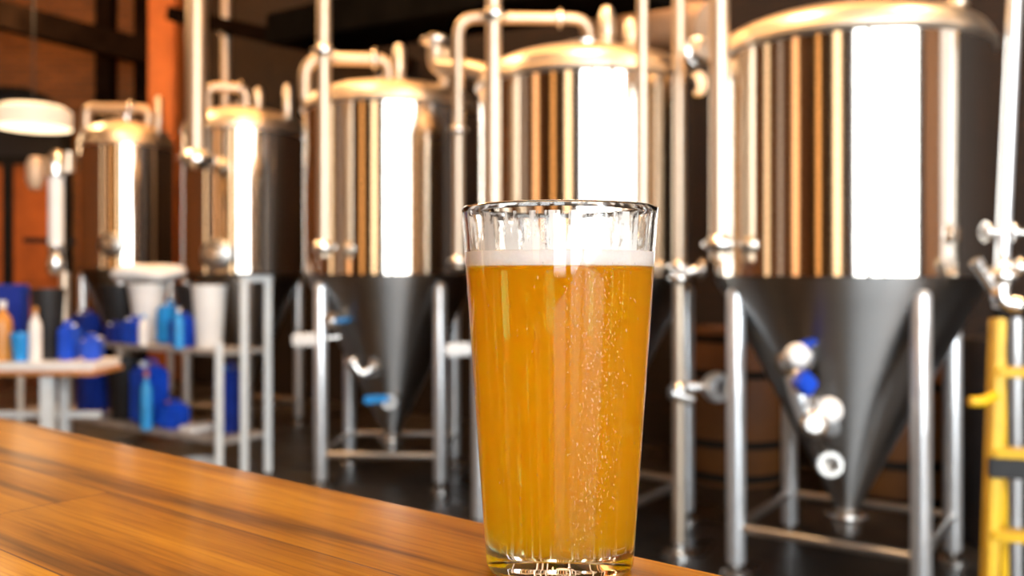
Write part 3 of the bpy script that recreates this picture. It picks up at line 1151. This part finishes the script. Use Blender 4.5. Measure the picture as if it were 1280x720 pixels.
def jerry(q, w, d, h, mat, cap, label, rz=0., grp='blue plastic canisters on the rack'):
    root = thing('plastic_canister', label, 'canister', tuple(q), rz, grp)
    rt = Matrix.Rotation(rz, 3, 'Z')
    def L(x, y, z):
        return q + rt @ Vector((x, y, z))
    b = MB().box(L(0, 0, h * .44), (w, d, h * .88), rt, min(w, d) * .16)
    b.build('canister_body', mat, root)
    MB().tube([L(-w * .32, 0, h * .86), L(-w * .32, 0, h * .99), L(w * .18, 0, h * .99), L(w * .22, 0, h * .86)], .011, .02, 10).build('handle', mat, root)
    MB().lathe([(0, 0), (w * .15, 0), (w * .15, h * .08), (0, h * .085)], L(w * .30, 0, h * .87), n=16).build('cap', cap, root)
    return root


def bucket(q, r0, r1, h, mat, label, name='plastic_bucket', cat='bucket', grp=None, handle=True, tilt=None):
    root = thing(name, label, cat, tuple(q), 0, grp)
    pr = [(0, 0), (r0 * .96, 0), (r0, .006), (r1, h - .02), (r1 * 1.06, h - .018), (r1 * 1.06, h), (r1 * .97, h), (r0 * .95, .012), (0, .010)]
    MB().lathe(pr, q, n=32).build('bucket_body', mat, root)
    if handle:
        pts = [q + Vector((r1 * 1.05 * math.cos(a), -.25 * r1 * math.sin(a) - r1 * .4, h * .86 - math.sin(a) * h * .32)) for a in [PI * i / 12 for i in range(13)]]
        pts = [q + Vector((r1 * 1.05 * math.cos(a), -r1 * 1.05 * math.sin(a), h * .88 - abs(math.sin(a)) * h * .25)) for a in [PI * i / 12 for i in range(13)]]
        MB().tube(pts, .004, 0, 8).build('handle', M['fitting'], root)
    return root


def bottle(q, r, h, mat, cap, label, grp=None):
    root = thing('plastic_bottle', label, 'bottle', tuple(q), 0, grp)
    MB().lathe([(0, 0), (r, 0), (r, h * .62), (r * .85, h * .72), (r * .35, h * .82), (r * .35, h * .88), (0, h * .88)], q, n=24).build('bottle_body', mat, root)
    MB().lathe([(0, h * .88), (r * .42, h * .88), (r * .42, h), (0, h)], q, n=18).build('cap', cap, root)
    return root


S1, S2 = .7495, .2405
# upper shelf, from the right end
def sh(s_, t, z):
    return rk(s_, t, z)
bucket(sh(.30, .55, S1), .075, .10, .375, M['white'], 'tall white bucket on the rack shelf beside its right end posts', handle=False, grp='white buckets on the rack')
MB_ = jerry(sh(.52, .62, S1), .15, .13, .20, M['blue'], M['cyan'], 'blue canister with light blue cap between the two white buckets', rang)
bottle(sh(.40, .95, S1), .028, .24, M['cyan'], M['white'], 'light blue bottle standing in front of the tall white bucket')
bucket(sh(.62, .15, S1), .075, .13, .38, M['black'], 'black tapered tub on the rack between the white buckets', handle=False, name='plastic_tub', cat='tub', grp='black tubs on the rack')
jerry(sh(.80, .35, S1), .10, .14, .27, M['cyan'], M['white'], 'light blue canister behind the small white bottle on the upper shelf', rang, 'light blue canisters on the rack')
bucket(sh(1.06, .3, S1), .07, .12, .38, M['white'], 'white flared bucket holding a white sack on the upper shelf', handle=False, grp='white buckets on the rack')
# sack slumped over the bucket mouth
q0 = sh(1.07, .3, S1 + .430)
sk = MB()
pr = [(0, -.03), (.10, -.03), (.16, -.025), (.20, .0), (.205, .03), (.17, .06), (.08, .075), (0, .078)]
sk.lathe(pr, q0, n=36)
for v in sk.v:
    d = v - q0
    a = math.atan2(d.y, d.x)
    k = 1 + .10 * math.sin(2 * a + .6) + .05 * math.sin(5 * a)
    v.x = q0.x + d.x * k * 1.10
    v.y = q0.y + d.y * k * .75
    v.z += .014 * math.sin(3 * a + 1) * (d.xy.length / .2)
tag(sk.build('sack', M['white'], smooth=80), 'slumped white sack lying across the flared white bucket on the rack', 'sack')
bottle(sh(.77, .93, S1), .028, .19, M['white'], M['cyan'], 'small white bottle with light blue cap at the front of the upper shelf')
bucket(sh(1.38, .3, S1), .085, .13, .37, M['black'], 'black tapered tub on the rack left of the white sack', handle=False, name='plastic_tub', cat='tub', grp='black tubs on the rack')
jerry(sh(.93, .82, S1), .16, .09, .17, M['blue'], M['white'], 'small blue canister at the foot of the flared white bucket', rang)
jerry(sh(1.14, .82, S1), .14, .09, .13, M['navy'], M['white'], 'lowest dark blue canister, at the front of the upper shelf', rang)
jerry(sh(1.68, .5, S1), .18, .14, .19, M['navy'], M['white'], 'dark blue canister on the upper shelf left of the black tubs', rang)
# lower shelf
jerry(sh(.88, .6, S2), .20, .18, .41, M['blue'], M['white'], 'tallest blue canister on the lower shelf, in the middle of the rack', rang)
jerry(sh(.62, .62, S2), .15, .16, .17, M['blue'], M['pinkish'], 'squat blue canister with red cap on the lower shelf', rang)
jerry(sh(1.52, .6, S2), .16, .18, .36, M['navy'], M['white'], 'dark blue canister at the left of the lower shelf', rang)
bucket(sh(1.20, .5, S2), .09, .12, .40, M['black'], 'black tub on the lower shelf between two blue canisters', handle=False, name='plastic_tub', cat='tub', grp='black tubs on the rack')
bottle(sh(.70, 1.0, S2), .035, .36, M['cyan'], M['pinkish'], 'light blue bottle with dull red cap on the front of the lower shelf')
jerry(sh(.20, .35, S2), .12, .16, .42, M['navy'], M['cyan'], 'narrow dark blue canister behind the right end posts of the rack', rang)
tag(MB().box(sh(.39, .55, S2 + .018), (.14, .22, .035), rrot, .012).build('folded_cloth', M['white']), 'pale folded cloth on the right part of the lower shelf', 'cloth')
q = rk(.36, .62, 0)
hs = []
for i in range(60):
    a = i / 60 * 2 * PI * 3
    hs.append(q + Vector((.10 * math.cos(a), .10 * math.sin(a), .02 + .016 * i / 20)))
tag(MB().tube(hs, .016, 0, 10).build('hose', M['white']), 'coiled white hose on the floor under the right end of the rack', 'hose')

# things on the low table
def ont(px, d):
    return Vector((jx(px, d), d, TZ + TE))
tag(MB().box(ont(6, 4.555) + Vector((0, 0, .19)), (.22, .09, .38), None, .01).build('blue_box', M['navy']), 'tall dark blue box at the back of the white-topped table', 'box')
bucket(ont(27, 4.395), .035, .05, .14, M['cyan'], 'small light blue pail in front of the dark blue box on the table', handle=False)
bottle(ont(44, 4.37), .03, .27, M['white'], M['amberglass'], 'white bottle near the front edge of the white-topped table')
bottle(ont(3, 4.40), .045, .30, M['amberglass'], M['white'], 'amber plastic bottle at the left end of the white-topped table')
bucket(ont(60, 4.50), .055, .08, .36, M['black'], 'black tub on the white-topped table beside the standing filter pipe', handle=False, name='plastic_tub', cat='tub')
jerry(ont(116, 4.47), .09, .12, .12, M['blue'], M['white'], 'low blue canister on the right end of the white-topped table', .2, 'blue plastic canisters on the table')
jerry(ont(87, 4.47), .07, .12, .19, M['blue'], M['white'], 'taller blue canister on the white-topped table next to the black tub', 0., 'blue plastic canisters on the table')
# standing filter
fx, fy = jx(70, 5.15), 5.15
root = thing('filter_column', 'upright white filter column with bright collars behind the white-topped table', 'filter', (fx, fy, 0))
zz = lambda py: CZ - (py - HZ) * fy / F
MB().rod((fx, fy, zz(308)), (fx, fy, zz(222)), .042).build('filter_tube', M['white'], root)
MB().lathe([(0, zz(222)), (.05, zz(222)), (.058, zz(212)), (.05, zz(196)), (.02, zz(188)), (0, zz(188))], (fx, fy, 0), n=24).build('filter_head', M['fitting'], root)
MB().lathe([(0, zz(345)), (.03, zz(345)), (.05, zz(338)), (.05, zz(325)), (.035, zz(316)), (.05, zz(310)), (.05, zz(306)), (0, zz(306))], (fx, fy, 0), n=24).build('collar', M['fitting'], root)
MB().rod((fx + .05, fy, 0), (fx + .05, fy, zz(340)), .03).build('stand_pipe', M['pipe'], root)
MB().lathe([(0, 0), (.12, 0), (.12, .015), (.04, .03)], (fx + .05, fy, 0), n=24).build('stand_base', M['fitting'], root)
MB().beam(at(30, 300, 5.2), at(95, 302, 5.2), .02, .03).build('bracket', M['darkmetal'], root)
hx = jx(44, fy)
MB().lathe([(0, zz(238)), (.03, zz(236)), (.05, zz(225)), (.05, zz(205)), (.03, zz(196)), (0, zz(195))], (hx, fy, 0), n=20).build('filter_bulb', M['tan'], root)
MB().rod((hx, fy, zz(200)), (fx, fy, zz(200)), .014).build('filter_arm', M['pipe'], root)
MB().rod((fx, fy, zz(200)), (jx(86, fy), fy, zz(200)), .014).build('filter_arm', M['pipe'], root)
MB().rod((jx(86, fy), fy, zz(190)), (jx(86, fy), fy, zz(215)), .03).build('filter_knob', M['pipe'], root)

# wide lampshade under the arch
lx, ly = jx(42, 9.3), 9.3
root = thing('pendant_lamp', 'wide white lit pendant shade hanging in front of the arched doorway', 'lamp', (lx, ly, 2.7))
z0, z1 = CZ + (HZ - 160) * ly / F, CZ + (HZ - 133) * ly / F
MB().lathe([(.37, z0), (.37, z1 - .05), (.30, z1), (0, z1)], (lx, ly, 0), n=40).build('lamp_shade', M['shade_lit'], root)
MB().rod((lx, ly, z1), (lx, ly, HC), .008).build('cord', M['rubber'], root)
L = bpy.data.lights.new('pendant_light', 'POINT'); L.energy = 12; L.color = (1, .7, .4); L.shadow_soft_size = .2
lo = bpy.data.objects.new('pendant_light', L); COL.objects.link(lo); lo.location = (lx, ly, z0 - .05)

# ---------------------------------------------------- roof lamps (warm)
def roof_lamp(x, y, z, e, label, col=(1, .60, .28), size=.5):
    root = thing('warehouse_lamp', label, 'lamp', (x, y, z), 0, 'warm warehouse lamps under the roof')
    MB().lathe([(.30, z), (.29, z + .04), (.16, z + .17), (.07, z + .22), (.06, z + .30), (0, z + .30)], (x, y, 0), n=32).build('lamp_shade', M['darkmetal'], root)
    MB().lathe([(0, z + .02), (.12, z + .03), (.14, z + .08), (.06, z + .15), (0, z + .16)], (x, y, 0), n=20).build('bulb', M['bulb'], root)
    MB().rod((x, y, z + .3), (x, y, HC), .008).build('cord', M['rubber'], root)
    L = bpy.data.lights.new('lamp_light', 'AREA'); L.shape = 'DISK'; L.size = size; L.energy = e; L.color = col
    lo = bpy.data.objects.new('lamp_light', L); COL.objects.link(lo); lo.location = (x, y, z - .02)
    return root


for i, (x, y, z, e, lb) in enumerate(((2.3, 2.2, 3.7, 45, 'warm warehouse lamp above the space right of the bar'),
                                   (.3, 3.0, 3.7, 45, 'warm warehouse lamp above the tank behind the glass'),
                                   (-1.4, 4.4, 3.8, 45, 'warm warehouse lamp above the steel rack'),
                                   (-3.6, 6.3, 4.0, 45, 'warm warehouse lamp before the farthest tank'),
                                   (-5.3, 8.9, 4.25, 45, 'warm warehouse lamp by the arched doorway'))):
    roof_lamp(x, y, z, e, lb)
# unseen fill lights added to warm the roof boards that the lids reflect
for x, y in ((1.6, 4.0), (-.2, 5.3), (-2.2, 7.2), (-4.2, 9.0)):
    L = bpy.data.lights.new('roof_fill_light', 'AREA'); L.shape = 'RECTANGLE'; L.size = 1.2; L.size_y = .15
    L.energy = 180; L.color = (1, .64, .32)
    lo = bpy.data.objects.new('roof_fill_light', L); COL.objects.link(lo)
    lo.location = (x, y, 4.9); lo.rotation_euler = (PI, 0, math.atan2(RD.y, RD.x))

# ---------------------------------------------------------------- world, camera
w = bpy.data.worlds.new('World'); S.world = w; w.use_nodes = True
w.node_tree.nodes['Background'].inputs['Color'].default_value = (.9, .95, 1, 1)
w.node_tree.nodes['Background'].inputs['Strength'].default_value = .3

cam = bpy.data.cameras.new('camera')
co = bpy.data.objects.new('camera', cam)
COL.objects.link(co)
co.location = (0, 0, CZ)
co.rotation_euler = (PI / 2, 0, 0)
cam.sensor_width = 36
cam.lens = F / 1280 * 36
cam.shift_y = -(360 - HZ) / 1280
cam.clip_start = .01
cam.dof.use_dof = True
cam.dof.focus_distance = gy - .038
cam.dof.aperture_fstop = 8.0
S.camera = co

S.view_settings.view_transform = 'Standard'
S.view_settings.look = 'None'
S.view_settings.gamma = 1
S.view_settings.exposure = 0
S.view_settings.use_curve_mapping = False
S.cycles.use_denoising = True
S.cycles.max_bounces = 32
S.cycles.transmission_bounces = 14
S.cycles.volume_bounces = 24
S.cycles.transparent_max_bounces = 16
S.cycles.sample_clamp_indirect = 8
